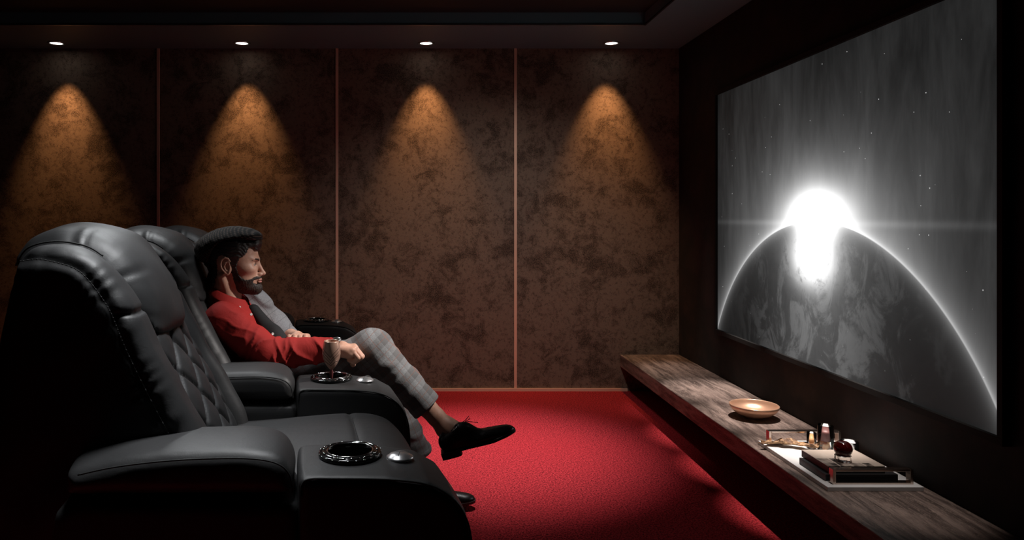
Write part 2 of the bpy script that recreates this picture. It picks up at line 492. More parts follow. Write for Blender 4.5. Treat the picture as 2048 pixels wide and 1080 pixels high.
# serving tray
t = empty('serving_tray', (1.432, 2.545, ZT)); tag(t, 'flat grey-white rectangular tray with two metal loop handles on the shelf', 'tray')
MB().box(-.153, .153, -.245, .235, 0, .014).build('tray_board', M['traywhite'], t, bevel=.0015)
def loop_handle(y, x0, x1, hgt):
    q = MB(); w = .0095; d = .012
    q.box(x0, x0+w, y-d, y+d, .014, .014+hgt); q.box(x1-w, x1, y-d, y+d, .014, .014+hgt)
    q.box(x0+w, x1-w, y-d, y+d, .014+hgt-.007, .014+hgt); q.box(x0+w, x1-w, y-d, y+d, .014, .020)
    return q.build('handle', M['bronze'], t, bevel=.0008)
loop_handle(-.212, -.124, .134, .048); loop_handle(.19, -.158+.02, .132, .052)
ZS = ZT+.0142
# books
def book(name, x0, x1, y0, y1, z0, th, cover, label, rot=0):
    e = empty(name, (x0, y0, z0)); e.rotation_euler = (0, 0, rot); w, l = x1-x0, y1-y0
    MB().box(.002, w-.003, .002, l-.002, .002, th-.002).build('pages', M['paper'], e)
    c = MB(); c.box(0, w, 0, l, 0, .002); c.box(0, .0022, 0, l, .002, th-.002); c.box(.0022, w, 0, .0022, .002, th-.002)
    c.build('back_cover', M['bookblack'], e, bevel=.0004)
    MB().box(0, w, 0, l, th-.002, th).build('front_cover', M[cover], e, bevel=.0004)
    tag(e, label, 'book', 'books stacked on the tray'); return e
book('book', 1.300, 1.535, 2.350, 2.515, ZS, .022, 'bookblack', 'wide black book lying flat at the bottom of the stack on the tray')
book('book', 1.313, 1.498, 2.358, 2.525, ZS+.0222, .024, 'cover', 'cream book with small picture squares lying on the black book')
ZB = ZS+.0464
lt = MB()
for k in range(5): lt.box(.012+.0042*k, .0150+.0042*k, -.0004, .0002, .0125, .0165)
lt.build('spine_lettering', M['traywhite'], [o for o in bpy.data.objects if o.name == 'book'][0])
# tall glass with wax, small glass, low glass, red votive
def tumbler(r, h, th=.002, base=.006): return [(0, 0), (r*.95, 0), (r, .003), (r, h-.001), (r-th*.5, h), (r-th, h-.001), (r-th, base+.002), (r-th-.002, base), (0, base)]
t = empty('candle_glass', (1.463, 2.645, ZS)); tag(t, 'tall clear cylinder glass holding a dark red candle, behind the books', 'candle')
MB().lathe(tumbler(.0265, .098), n=40).build('glass_cylinder', M['glass'], t, True)
MB().lathe([(0, .042), (.0237, .042), (.0239, .045), (.0239, .074), (.022, .0765), (.004, .0755), (0, .0755)], n=32).build('candle_wax', M['wax'], t, True)
MB().tube([(0, 0, .075), (.001, 0, .083)], .0009, 6).build('wick', M['thread'], t, True)
F = Field((-.03, -.03, 0), (.03, .03, .09), .0015)
for i in range(9):
    a = i*2.1; F.ell((.010*math.cos(a), .010*math.sin(a), .012+.006*(i % 4)), (.011, .006, .008), .002)
V, Q = F.mesh(); mesh_obj('wax_swirls', V, Q, M['amber'], t)
t = empty('shot_glass', (1.436, 2.69, ZS)); tag(t, 'small clear glass with amber wax beside the tall candle glass', 'glass')
MB().lathe(tumbler(.0165, .058), n=32).build('glass_cup', M['glass'], t, True)
MB().lathe([(0, .0065), (.006, .008), (.0125, .022), (.0138, .034), (.0, .036)], n=24).build('amber_filling', M['amber'], t, True)
t = MB().lathe(tumbler(.030, .053), n=40).build('tumbler', M['glass'], None, True, loc=(1.523, 2.60, ZS)); tag(t, 'low wide clear tumbler behind the round dark red glass', 'glass')
t = empty('votive_glass', (1.388, 2.405, ZB)); tag(t, 'round dark red glass on a clear foot standing on the cream book', 'glass')
F = Field((-.05, -.05, -.005), (.05, .05, .08), .0016)
F.ell((0, 0, .042), (.0285, .0285, .0275), 0)
F.put(lambda X, Y, Z: Z-.066+X*0+Y*0, (-.05,)*3, (.05, .05, .08), .003, 'i'); V, Q = F.mesh(); mesh_obj('red_orb', V, Q, M['redglass'], t)
F = Field((-.05, -.05, -.005), (.05, .05, .08), .0016)
F.put(lambda X, Y, Z: np.maximum(np.sqrt(X*X+Y*Y)*(1+.05*np.cos(8*np.arctan2(Y, X)))-.0245, np.abs(Z-.0105)-.0105), (-.04,)*3, (.04,)*3, 0)
F.ell((0, 0, .042), (.0288, .0288, .0278), .002, 's'); V, Q = F.mesh(); mesh_obj('glass_foot', V, Q, M['glass'], t)
# curled dried leaf
V = []; Fc = []; nu, nv = 60, 12
for i in range(nu):
    s_ = i/(nu-1); p = Vector((0, 0, 0)); w = .024*math.sin(PI*min(1, s_*1.02+.02))**.6*(.55+.6*s_)
    cx = .215*s_; cy = -.055*s_+.012*math.sin(5*s_)
    for j in range(nv):
        q = j/(nv-1)*2-1
        z = .003+.008*q*q*(1+.5*math.sin(13*s_+q*2)) + .003*math.sin(34*s_+3*q)*abs(q) + .006*math.sin(PI*s_)
        V.append((cx+.006*math.sin(24*s_)*q, cy+w*q*(1+.12*math.sin(41*s_)), z))
for i in range(nu-1):
    for j in range(nv-1): a = i*nv+j; Fc.append((a, a+nv, a+nv+1, a+1))
o = mesh_obj('leaf_blade', V, Fc, M['leaf']); md = o.modifiers.new('sol', 'SOLIDIFY'); md.thickness = .0035
t = empty('dried_leaf', (1.262, 2.715, ZS+.006)); tag(t, 'curled golden brown dried leaf lying across the far end of the tray', 'leaf')
o.parent = t
MB().tube([(.012, 0, .006), (-.004, .002, .004), (-.02+.01, .006, .003)], [.002, .0016, .001], 6).build('leaf_stem', M['leaf'], t, True)
SHEAR = .18
def shear(V): V = np.array(V, float); V[:, 0] -= SHEAR*V[:, 1]; return V
def fpart(name, F, mat, parent):
    V, Q = F.mesh(); return mesh_obj(name, shear(V), Q, mat, parent)
def seam(name, pts, r, parent, mat=None, stitch=False):
    m = MB(); P = shear([tuple(p) for p in pts]); m.tube(P, r, 6)
    if stitch:
        L = 0; last = P[0]; k = 0
        for i in range(1, len(P)):
            d = np.linalg.norm(P[i]-P[i-1])
            if k % 2 == 0: m.tube([P[i-1], P[i-1]+(P[i]-P[i-1])*.7], r*1.7, 5)
            k += 1
    return m.build(name, mat or M['thread'], parent, True)
# profiles (x, z) of the near face
WP = [(-.853,.985),(-.838,1.015),(-.797,1.040),(-.73,1.036),(-.668,1.001),(-.612,.938),(-.573,.871),(-.518,.759),(-.450,.640),(-.39,.53),(-.40,.45),(-.55,.42),(-.70,.36),(-.895,.34),(-.905,.45),(-.90,.65),(-.885,.82),(-.866,.93)]  # rear edge bulked out as a black cover where the floor lies in darkness
SEAM = [(-.862,.955),(-.853,.995),(-.828,1.008),(-.789,1.012),(-.749,1.005),(-.709,.991),(-.681,.965),(-.655,.930),(-.636,.898),(-.621,.861),(-.605,.823),(-.570,.75),(-.517,.649),(-.47,.57)]
def wing(y0, y1, near):
    S_ = np.array(spline(SEAM, 4))
    nearface = y0 if near else y1
    def disp(X, Y, Z):
        # pinch along the seam line, gathers running across it
        D2 = np.full(np.broadcast(X[:, 0, :], Z[:, 0, :]).shape, 9.); T = np.zeros_like(D2); L = 0
        Xb, Zb = np.broadcast_arrays(X[:, 0, :], Z[:, 0, :])
        for i in range(len(S_)-1):
            a, b = S_[i], S_[i+1]; e = b-a; l2 = e@e; t = np.clip(((Xb-a[0])*e[0]+(Zb-a[1])*e[1])/l2, 0, 1)
            d = np.hypot(Xb-a[0]-e[0]*t, Zb-a[1]-e[1]*t); m_ = d < D2; D2 = np.where(m_, d, D2); T = np.where(m_, L+np.sqrt(l2)*t, T); L += np.sqrt(l2)
        D2 = D2[:, None, :]; T = T[:, None, :]
        fy = np.exp(-((Y-nearface)/.05)**2)
        g = .008*np.exp(-(D2/.010)**2) + .0026*np.exp(-(D2/.035)**2)*np.sin(T*70+8*np.sin(T*27))*(.4+.6*np.sin(T*13+1)**2)
        line = .010*np.exp(-((Z-.895+.18*(X+.6)**2)/.005)**2)*(X > -.632)
        return g*fy + .004*pnoise(X, Y, Z, 14, 3) + line
    return extruded(WP, y0, y1, .045, .006 if near else .008, disp, .012)
PP = [(-.925,.99),(-.900,1.045),(-.860,1.072),(-.801,1.085),(-.736,1.078),(-.665,1.050),(-.608,.990),(-.566,.912),(-.548,.834),(-.575,.808),(-.64,.83),(-.70,.80),(-.80,.82),(-.88,.90)]
def pillow():
    def disp(X, Y, Z):
        yc = .48; e = np.abs(Y-yc)/.225
        rad = np.arctan2(Z-.93, X+.74)
        g = .0075*np.clip(e-.45, 0, 1)*np.clip(.6+np.sin(rad*5+1.3*np.sign(Y-yc)),0,1)*np.sin(rad*17+3.5*np.sin(4.3*rad)+np.sign(Y-yc))*np.clip(1.25-e, 0, 1)*2.2
        return g + .005*pnoise(X, Y, Z, 11, 8)
    return extruded(PP, .255, .705, .075, .0065, disp, .03, pad=.05)
QP = [(-.61,.86),(-.57,.835),(-.53,.76),(-.485,.68),(-.440,.59),(-.40,.50),(-.40,.43),(-.50,.43),(-.60,.60),(-.66,.80)]
def quilt():
    def disp(X, Y, Z):
        s_ = (X*.5 - Z*.87)
        p = .150
        u = (s_ + (Y-.48)*1.05)/p; v = (s_ - (Y-.48)*1.05)/p
        du = np.abs(u-np.round(u))*p; dv = np.abs(v-np.round(v))*p
        g = .009*np.exp(-(du/.011)**2) + .009*np.exp(-(dv/.011)**2)
        puf = -.005*np.clip(du*dv*260, 0, 1)
        return np.minimum(g, .015)+puf
    return extruded(QP, .262, .698, .03, .0055, disp, .018)
AP = [(-.70,.575),(-.695,.605),(-.62,.628),(-.53,.643),(-.43,.650),(-.34,.650),(-.28,.640),(-.252,.612),(-.250,.580),(-.262,.556),(-.35,.553),(-.55,.553),(-.69,.553)]
def arm_pad():
    def disp(X, Y, Z): return .0025*pnoise(X, Y, Z, 12, 4)
    return extruded(AP, .0, .208, .028, .006, disp, .012)
CF = [(-.246,.30),(-.246,.585),(-.238,.597),(-.20,.600),(-.067,.598),(.012,.588),(.060,.562),(.086,.525),(.098,.477),(.100,.40),(.100,.30),(.100,.02),(-.246,.02)]
def console():
    def disp(X, Y, Z):
        # cup recess
        xc = -.157+SHEAR*.129
        r = np.hypot(X-SHEAR*(Y-.0)-(-.157), Y-.129)      # circular once sheared
        cyl = np.maximum(r-.050, .545-Z)
        return 0*X+0*Y+0*Z
    F = extruded(CF, .0, .22, .016, .006, None, .004, sm=False)
    sl, (X, Y, Z) = F.grid()
    Xw = X - SHEAR*Y
    cyl = np.maximum(np.hypot(Xw+.157, Y-.129)-.049, .54-Z)
    F.f[:] = np.maximum(F.f, -cyl)
    return F
BP = [(-.74,.02),(-.74,.40),(-.72,.52),(-.68,.548),(-.55,.549),(-.30,.547),(-.25,.545),(-.243,.53),(-.243,.02)]
def arm_base(): return extruded(BP, .006, .212, .02, .009, None, .0, sm=False)
SP = [(-.50,.49),(-.45,.51),(-.30,.522),(-.09,.540),(.0,.532),(.05,.50),(.082,.44),(.08,.385),(.04,.375),(-.2,.37),(-.48,.37)]
def seat():
    def disp(X, Y, Z): return .006*np.exp(-((X+.09)/.006)**2)*(Z > .45) + .006*pnoise(X, Y, Z, 7, 21)
    return extruded(SP, .222, .762, .04, .008, disp, .02)
def box_part(name, a, parent, mat='leather', bev=.012):
    m = MB().box(*a); m.V = [tuple(v) for v in shear(m.V)]; return m.build(name, M[mat], parent, bevel=bev, seg=3)

def arm_parts(parent, dy):
    """pad, console, cup holder, button of one arm; returns list of objects"""
    out = []
    e = []
    p = fpart('armrest_pad', arm_pad(), M['leather'], parent); out.append(p)
    seam('armrest_piping', [(x, .002, z) for x, z in spline([(-.67,.602),(-.60,.617),(-.50,.629),(-.40,.634),(-.33,.633),(-.285,.624),(-.262,.604),(-.255,.57)], 8)], .0018, p)
    c = fpart('armrest_console', console(), M['leather'], parent); out.append(c)
    seam('console_piping', [(x, .004, z) for x, z in spline([(-.238,.56),(-.236,.583),(-.222,.593),(-.18,.594),(-.067,.592),(.008,.582),(.053,.557),(.079,.522),(.091,.477),(.094,.40),(.094,.2)], 8)], .0022, c)
    out.append(fpart('arm_base', arm_base(), M['leather'], parent))
    ch = MB(); ch.lathe([(.048, .0), (.064, .0), (.0665, .003), (.0660, .008), (.062, .0105), (.058, .0085), (.0555, .0098), (.052, .012), (.0485, .0105), (.048, .0)], n=60)
    h = ch.build('cup_holder_ring', M['blackplastic'], parent, True, loc=(-.157, .129, .599)); out.append(h)
    g = MB()
    for k in range(12):                       # chrome inlays around the rim
        a0 = k*PI/6+.1; pts = [(.0565*math.cos(a0+t*.36), .0565*math.sin(a0+t*.36), .0105) for t in np.linspace(0, 1, 6)]
        g.tube(pts, .0019, 6)
    g.lathe([(.0478+.0016*math.cos(q), .0112+.0016*math.sin(q)) for q in np.linspace(0, 2*PI, 8, endpoint=False)], n=60, close=True)
    for k in range(24):
        a0 = k*PI/12; g.tube([(.0650*math.cos(a0+t*.08), .0650*math.sin(a0+t*.08), .0082) for t in (0, .5, 1)], .0010, 5)
    g.build('chrome_inlay', M['chrome'], h, True)
    l = MB().lathe([(.0482, .6025), (.0482, .548), (.044, .5445), (0, .5445)], n=48); out.append(l.build('cup_lining', M['cupinside'], parent, True, loc=(-.157, .129, 0)))
    bt = MB().lathe([(.0285, 0), (.0285, .003), (.0255, .0045), (.021, .0085), (.012, .0115), (0, .0125)], n=48).build('control_button', M['silver'], parent, True, loc=(-.052, .122, .5955)); out.append(bt)
    gg = MB()
    for k in range(3):
        a0 = k*2*PI/3+.4; gg.tube([(0, 0, .0127), (.012*math.cos(a0), .012*math.sin(a0), .0117), (.0205*math.cos(a0), .0205*math.sin(a0), .0088)], .0005, 4)
    gg.build('button_groove', M['thread'], bt, True)
    return out

CH_POS = [(1.40, 1.0), (2.16, .985), (2.92, .93)]
CH_LAB = ['black leather recliner nearest the camera, empty, with quilted lower back',
          'black leather recliner the man is sitting in, middle of the row',
          'black leather recliner beyond the man, farthest in the row']
c0 = empty('recliner_chair', (0 - SHEAR*0, 1.40, 0)); tag(c0, CH_LAB[0], 'recliner', 'row of black leather recliners')
w = fpart('side_wing', wing(.12, .268, True), M['leather'], c0)
seam('wing_stitching', [(x, .123 + .0, z) for x, z in spline(SEAM[2:], 9)], .0009, w, stitch=True)
w2 = fpart('side_wing', wing(.662, .757, False), M['leather'], c0)
seam('wing_stitching', [(x, .755, z) for x, z in spline(SEAM[2:], 9)], .0009, w2, stitch=True)
hp = fpart('head_pillow', pillow(), M['leather'], c0)
seam('pillow_piping', [(x*1+.0, .262, z) for x, z in spline([(-.89,.99),(-.862,1.03),(-.80,1.045),(-.73,1.035),(-.69,1.012)], 8)], .0020, hp)
fpart('lower_back_cushion', quilt(), M['leather'], c0)
box_part('back_shell', (-.80, -.62, .26, .70, .25, .84), c0, bev=.03)
seatobj = fpart('seat_cushion', seat(), M['leather'], c0)
seam('seat_stitching', [(-.09+.0, y, 0.5405) for y in np.linspace(.36, .62, 14)], .0010, seatobj)
box_part('footrest', (.02, .085, .235, .75, .07, .37), c0, bev=.02)
box_part('chair_base', (-.70, .0, .225, .76, .03, .37), c0, bev=.01)
arm0 = arm_parts(c0, 0)
chairs = [c0]
for i in (1, 2):
    c = copy_tree(c0); c.location = (-SHEAR*(CH_POS[i][0]-1.40), CH_POS[i][0], 0); c.scale = (1, 1, CH_POS[i][1]); c['label'] = CH_LAB[i]
    chairs.append(c)
    if i == 1:
        for q in [o for o in bpy.data.objects if o.parent == c and o.name.startswith('seat_cushion')]:
            q.location.z -= .07; q.location.x += .0
for q in [o for o in bpy.data.objects if o.parent == chairs[2] and o.name.split('.')[0] in ('side_wing', 'head_pillow', 'lower_back_cushion')]: q.location.z += .055
# the last chair of the row closes with a second arm
pitch = .76
for o in arm0:
    q = o.copy(); COL.objects.link(q); q.parent = chairs[2]; q.location = Vector(o.location) + Vector((-SHEAR*pitch, pitch, 0))
    for ch in [k for k in bpy.data.objects if k.parent == o]:
        d = ch.copy(); COL.objects.link(d); d.parent = q
# ---------------------------------------------------------------- the man
def fabric(name, base_fn, rough=.85, bump=.15):
    pass
M['skin'] = None
m = Mat('skin'); v = m.coord('Object'); a = m.noise(v, 40, 4, .6); b = m.noise(v, 260, 2, .6)
c = m.mix(a.ss(.3, .7), (.55, .29, .20), (.66, .38, .28)); m.set(base=c, rough=.5, sss=.03).bump(b, .12, .002); M['skin'] = m.m
m.b.inputs['Subsurface Radius'].default_value = (.02, .008, .004)
m = Mat('dark_hair'); v = m.coord('Object', (1, 1, 1), (0, .5, 0)); a = m.noise(m.coord('Object', (60, 60, 260), (0, .5, 0)), 1, 3, .6, .4)
m.set(base=m.mix(a.ss(.35, .65), (.008, .006, .005), (.035, .026, .022)), rough=.42).bump(a, .8, .004); M['hair'] = m.m
m = Mat('beard_hair'); a = m.noise(m.coord('Object', (230, 230, 120)), 1, 3, .6, .4)
m.set(base=m.mix(a.ss(.35, .65), (.008, .005, .004), (.045, .028, .02)), rough=.6).bump(a, .7, .003); M['beard'] = m.m
M['brow'] = simple('eyebrow_hair', (.05, .028, .02), .7)
M['lip'] = simple('lips', (.50, .20, .17), .4)
m = Mat('red_shirt_cotton'); v = m.coord('Object'); a = m.noise(v, 9, 4, .5, 1.5); b = m.noise(v, 500, 1, .5)
m.set(base=(.33, .016, .013), rough=.8, sheen=.0, spec=.3).bump(a*.8 + b*.05, .35, .012); M['shirt'] = m.m
M['button'] = simple('pale_button', (.6, .58, .55), .3)
def plaid(name, rot, sc=1.0):
    m = Mat(name); x, y, z = m.xyz(m.coord('Object', (1, 1, 1), rot)); n = m.noise(m.coord('Object'), 220, 2, .5)
    f1 = (x*(26*sc)).fract(); f2 = (z*(26*sc)).fract()
    band1 = (x*(13*sc)).fract().lt(.5); band2 = (z*(13*sc)).fract().lt(.5)
    line = ((f1-.5).abs().lt(.024)).max((f2-.5).abs().lt(.024))
    micro = ((x*520).fract().lt(.5))*((z*520).fract().lt(.5))
    g = (band1+band2)*.5
    c = m.mix(g, (.26, .265, .27), (.105, .10, .10))
    c = m.mix(micro*.35, c, (.30, .30, .30)); c = m.mix(line*.6, c, (.26, .085, .045)); c = m.mix(n.ss(.35, .65)*.3, c, (.10, .09, .085))
    m.set(base=c, rough=.85, sheen=.1).bump(n, .25, .002); return m.m
M['plaid'] = plaid('glen_plaid_wool', (0, -math.radians(48), 0)); M['plaid2'] = plaid('glen_plaid_wool_left', (0, -math.radians(68), 0))
m = Mat('grey_check_jacket'); x, y, z = m.xyz(m.coord('Object', (1, 1, 1), (0, math.radians(35), 0))); n = m.noise(m.coord('Object'), 300, 2, .5)
l = ((x*24).fract().lt(.06)).max((z*24).fract().lt(.06)); m.set(base=m.mix(l*.5, m.mix(n.ss(.4, .6), (.16, .16, .17), (.21, .21, .22)), (.07, .07, .07)), rough=.8).bump(n, .3, .003); M['jacket'] = m.m
M['lining'] = simple('black_jacket_lining', (.006, .006, .007), .85)
m = Mat('dark_tweed'); x, y, z = m.xyz(m.coord('Object', (1, 1, 1), (.35, math.radians(38), .5)))
h = ((x*125).fract()-.5).abs()*2; k = ((z*120+x*35).fract()-.5).abs()*1.3+.35
m.set(base=m.mix((h*k).ss(.28, .62), (.004, .0035, .003), (.085, .060, .048)), rough=.9).bump(h*k, .12, .0015); M['tweed'] = m.m
m = Mat('black_shoe_leather'); a = m.noise(m.coord('Object'), 28, 3, .5, 1); m.set(base=(.010, .009, .009), rough=.28).bump(a, .15, .006); M['shoe'] = m.m
M['sole'] = simple('shoe_sole', (.030, .024, .022), .45)
M['watchface'] = simple('watch_face', (.03, .035, .03), .1)
M['eyewhite'] = simple('eye', (.42, .38, .36), .2); M['iris'] = simple('iris', (.03, .04, .045), .1)

man = empty('person', (-.47, 2.6, 0)); tag(man, 'man in a red shirt, plaid trousers and flat cap, legs crossed, fist over the armrest', 'person')
MO = Vector(man.location)
def mp(px, py, D): return np.array(at(px, py, D) - MO)      # point in the man's own frame
def M3(yaw=0, pitch=0, roll=0):
    return Matrix.Rotation(yaw, 3, 'Z') @ Matrix.Rotation(pitch, 3, 'Y') @ Matrix.Rotation(roll, 3, 'X')
# joints ------------------------------------------------------------
NECK = mp(441, 598, 2.60); CHEST = mp(462, 668, 2.60); BELLY = mp(520, 730, 2.60); HIP = mp(582, 778, 2.60)
RSH = mp(447, 642, 2.43); REL = mp(534, 708, 2.38); RWR = mp(676, 699, 2.42)
LSH = mp(486, 626, 2.76); LEL = mp(560, 690, 2.80); LWR = mp(594, 676, 2.585)
RHIP = mp(585, 765, 2.52); RKN = mp(748, 702, 2.52); RAN = mp(893, 856, 2.50)
LHIP = mp(585, 770, 2.69); LKN = mp(758, 745, 2.72); LAN = mp(850, 955, 2.74)

# head frame: origin at the ear canal
HO = mp(457.5, 534.5, 2.585); HR = np.array(M3(.12, .02)); 
def hp_(x, y, z): return HO + HR @ (np.array([x, y, z])/1000.0)
def he(F, c, r, k=.006, mode='u', rot=None):
    R = HR if rot is None else HR @ np.array(rot); F.ell(hp_(*c), np.array(r)/1000.0, k, mode, R)
def hc(F, a, b, ra, rb, k=.005, mode='u'): F.cone(hp_(*a), hp_(*b), ra/1000.0, rb/1000.0, k, mode)
def hxyz(X, Y, Z):
    X, Y, Z = X-HO[0], Y-HO[1], Z-HO[2]
    return [1000*(HR[0, i]*X + HR[1, i]*Y + HR[2, i]*Z) for i in range(3)]
def skull(F, grow=0.0):
    he(F, (4, 0, 54), (95+grow, 75+grow, 84+grow), .004)
    he(F, (52, 0, 6), (50+grow, 62+grow, 74+grow), .02)
    he(F, (54, 0, -42), (48+grow, 53+grow, 36+grow), .02)
    he(F, (91, 0, -72), (19+grow, 22+grow, 15+grow), .018)
def head_field():
    F = Field(HO+np.array([-.14, -.115, -.20]), HO+np.array([.15, .115, .16]), .0020)
    skull(F)
    he(F, (88, 0, 32), (17, 46, 9), .012)                 # brow ridge
    for s in (-1, 1):
        he(F, (72, 42*s, -4), (24, 18, 15), .018)         # cheekbone
        he(F, (101, 33*s, 14), (14, 17, 10), .008, 's')   # socket
    hc(F, (99, 0, 22), (118, 0, -17), 7, 8, .010)         # nose bridge
    he(F, (121, 0, -20), (9, 8.5, 7.5), .006)
    for s in (-1, 1):
        he(F, (109, 10*s, -23), (10, 7, 7), .005)
        he(F, (112, 6*s, -30.5), (5, 3.2, 3), .002, 's')
        he(F, (85, 31*s, 12), (12.5, 14, 10.5), .003)         # eyelid mass
        he(F, (97.5, 32*s, 11.5), (8, 13, 3.3), .0015, 's')     # eye opening
    he(F, (98, 0, -37), (15, 24, 9), .010)                # muzzle
    he(F, (109, 0, -41.5), (7.5, 19, 4.4), .003); he(F, (108, 0, -50.5), (7.5, 17, 5.0), .003)
    he(F, (117, 0, -45.8), (8, 24, 1.1), .0025, 's')
    he(F, (114, 0, -61), (8, 20, 5), .006, 's')
    for s in (-1, 1):                                     # ears
        R = np.array(M3(.32*s, -.20)); F0_ = F
        _e, _c = he, hc
        def he2(F, c, *a, **k): _e(F, (c[0]+11, c[1], c[2]), *a, **k)
        def hc2(F, a, b, *r, **k): _c(F, (a[0]+11, a[1], a[2]), (b[0]+11, b[1], b[2]), *r, **k)
        he2(F, (-10, 77*s, 8), (17, 5.5, 31), .004, rot=R)
        he2(F, (-5, 69*s, -2), (14, 9, 18), .006)
        he2(F, (-7, 85*s, 11), (11, 7, 21), .003, 's', rot=R)
        pts = [(3, 79*s, 26), (-3, 82*s, 35), (-13, 84*s, 38), (-23, 85*s, 31), (-27, 85*s, 16), (-23, 84*s, 0), (-13, 82*s, -12), (-4, 79*s, -20), (2, 77*s, -16)]
        for i in range(len(pts)-1): hc2(F, pts[i], pts[i+1], 3.4, 3.4, .002)
        pts = [(-3, 80*s, 25), (-11, 82*s, 20), (-15, 82*s, 6), (-9, 81*s, -6), (0, 79*s, -8)]
        for i in range(len(pts)-1): hc2(F, pts[i], pts[i+1], 2.8, 2.8, .003)
        hc2(F, (5, 77*s, 6), (6, 77*s, -5), 3.5, 3.5, .003)   # tragus
    hc(F, (-6, 0, -25), (-8, 0, -165), 53, 54, .02)     # neck
    for s in (-1, 1): hc(F, (-18, 58*s, -30), (28, 22*s, -140), 11, 12, .016)
    return F
def body_field():
    F = Field((-.50, -.36, -.02), (.62, .36, .90), .0045)
    # trunk a little inside the clothes
    F.ell(CHEST+np.array([0, 0, -.02]), (.100, .150, .11), .03); F.ell(BELLY, (.09, .135, .12), .05); F.ell(HIP, (.10, .15, .09), .05)
    F.cone(NECK+np.array([.0, 0, .03]), CHEST, .05, .08, .03); F.cone(RSH, LSH, .052, .052, .03)
    F.chain([RSH, REL, RWR], [.050, .038, .026], .012); F.chain([LSH, LEL, LWR], [.050, .038, .026], .012)
    F.chain([RHIP, RKN], [.075, .052], .02); F.chain([LHIP, LKN], [.075, .052], .02)
    # shins with calf, ankle
    for K, A in ((RKN, RAN), (LKN, LAN)):
        d = A-K; F.cone(K, K+d*.45, .046, .044, .01); F.cone(K+d*.45, K+d*.86, .044, .030, .01); F.cone(K+d*.86, A, .031, .031, .01)
    F.cone(RAN, RAN+np.array([.03, 0, -.02]), .034, .03, .015); F.cone(RAN, RAN+np.array([.10, 0, -.028]), .032, .026, .02)
    F.ell(RAN+np.array([.0, -.033, .0]), (.010, .008, .011), .008)
    F.cone(LAN, LAN+np.array([.08, 0, -.045]), .034, .025, .02)
    return F
def hand_field():
    F = Field(RWR+np.array([-.06, -.07, -.085]), RWR+np.array([.12, .10, .06]), .0022)
    W = RWR
    def P(a, b, c): return W+np.array([a, b, c])
    F.cone(P(-.05, 0, 0), P(.012, .0, .002), .0265, .0265, .008)
    # palm, back of the hand upward
    F.box(P(.032, .0, .000), (.030, .041, .015), .013, .012, rot=np.array(M3(0, .10)))
    F.cone(P(.01, -.012, -.002), P(.040, -.028, -.010), .019, .017, .012); F.cone(P(.01, .014, -.004), P(.040, .030, -.012), .021, .016, .012)
    for k in range(4):        # pinky (towards the camera) to index, curled under
        y = -.033+.0215*k; L = [.82, .96, 1.0, .95][k]; r = [.0082, .0092, .0096, .0092][k]
        kn = P(.052+.005*(k in (1, 2)), y, .001-.002*(k == 0)); p1 = kn+np.array([.022*L, 0, -.026*L]); p2 = p1+np.array([-.021*L, 0, -.014*L]); p3 = p2+np.array([-.016*L, 0, .006*L])
        F.ell(kn+np.array([-.002, 0, .004]), (.012, .0098, .010), .004)
        F.chain([kn, p1, p2, p3], [r*1.10, r, r*.95, r*.85], .0012)
    # thumb leaves the side of the palm and closes across the fingers
    F.chain([P(.010, .034, -.012), P(.028, .045, -.026), P(.044, .030, -.044), P(.050, .002, -.050)], [.014, .0125, .0105, .0095], .004)
    # left hand: fingers curled over the jacket edge
    return F
def lhand_field():
    W = LWR; F = Field(W+np.array([-.09, -.10, -.07]), W+np.array([.10, .06, .07]), .0024)
    def P(a, b, c): return W+np.array([a, b, c])
    F.cone(P(-.03, .045, 0), P(.004, 0, .0), .026, .022, .008); F.box(P(.014, -.028, .004), (.036, .030, .014), .012, .010)
    for k in range(4):
        x = -.018+.019*k; kn = P(x, -.055, .012+.002*(k % 2)); p1 = kn+np.array([.004, -.022, -.016]); p2 = p1+np.array([.001, .004, -.022])
        F.ell(kn, (.0098, .011, .010), .004); F.chain([P(x, -.03, .006), kn, p1, p2], [.010, .0098, .009, .008], .0012)
    F.chain([P(.038, -.010, -.004), P(.050, -.034, -.008), P(.045, -.058, -.010)], [.012, .0105, .009], .004)
    return F
parts = [f().mesh() for f in (head_field, body_field, hand_field, lhand_field)]
V = np.concatenate([p[0] for p in parts]); off = np.cumsum([0]+[len(p[0]) for p in parts[:-1]]); Q = np.concatenate([p[1]+o for p, o in zip(parts, off)])
body = mesh_obj('body', V, Q, M['skin'], man)
# eyes
for s in (-1, 1):
    e = empty  # noqa
    mb = MB(); c = hp_(84.5, 31*s, 11.5)
    prof = [(.0112*math.sin(t), -.0112*math.cos(t)) for t in np.linspace(0, PI, 16)]
    mb.lathe(prof, c, 24); ey = mb.build('eye', M['eyewhite'], man, True)
    d = HR @ np.array([.98, -.05, -.05]); d = d/np.linalg.norm(d)
    F = Field(c-.016, c+.016, .0012); F.ell(c+d*.0062, (.0056, .0056, .0056), 0); V, Q = F.mesh(); mesh_obj('iris', V, Q, M['iris'], ey)
for s in (-1, 1):
    MB().tube(spline([hp_(97, 20*s, 12.5), hp_(97.6, 28*s, 15.2), hp_(94.5, 36*s, 15.4), hp_(88, 43*s, 12.5)], 5), .0012, 6).build('eyelashes', M['brow'], man, True)
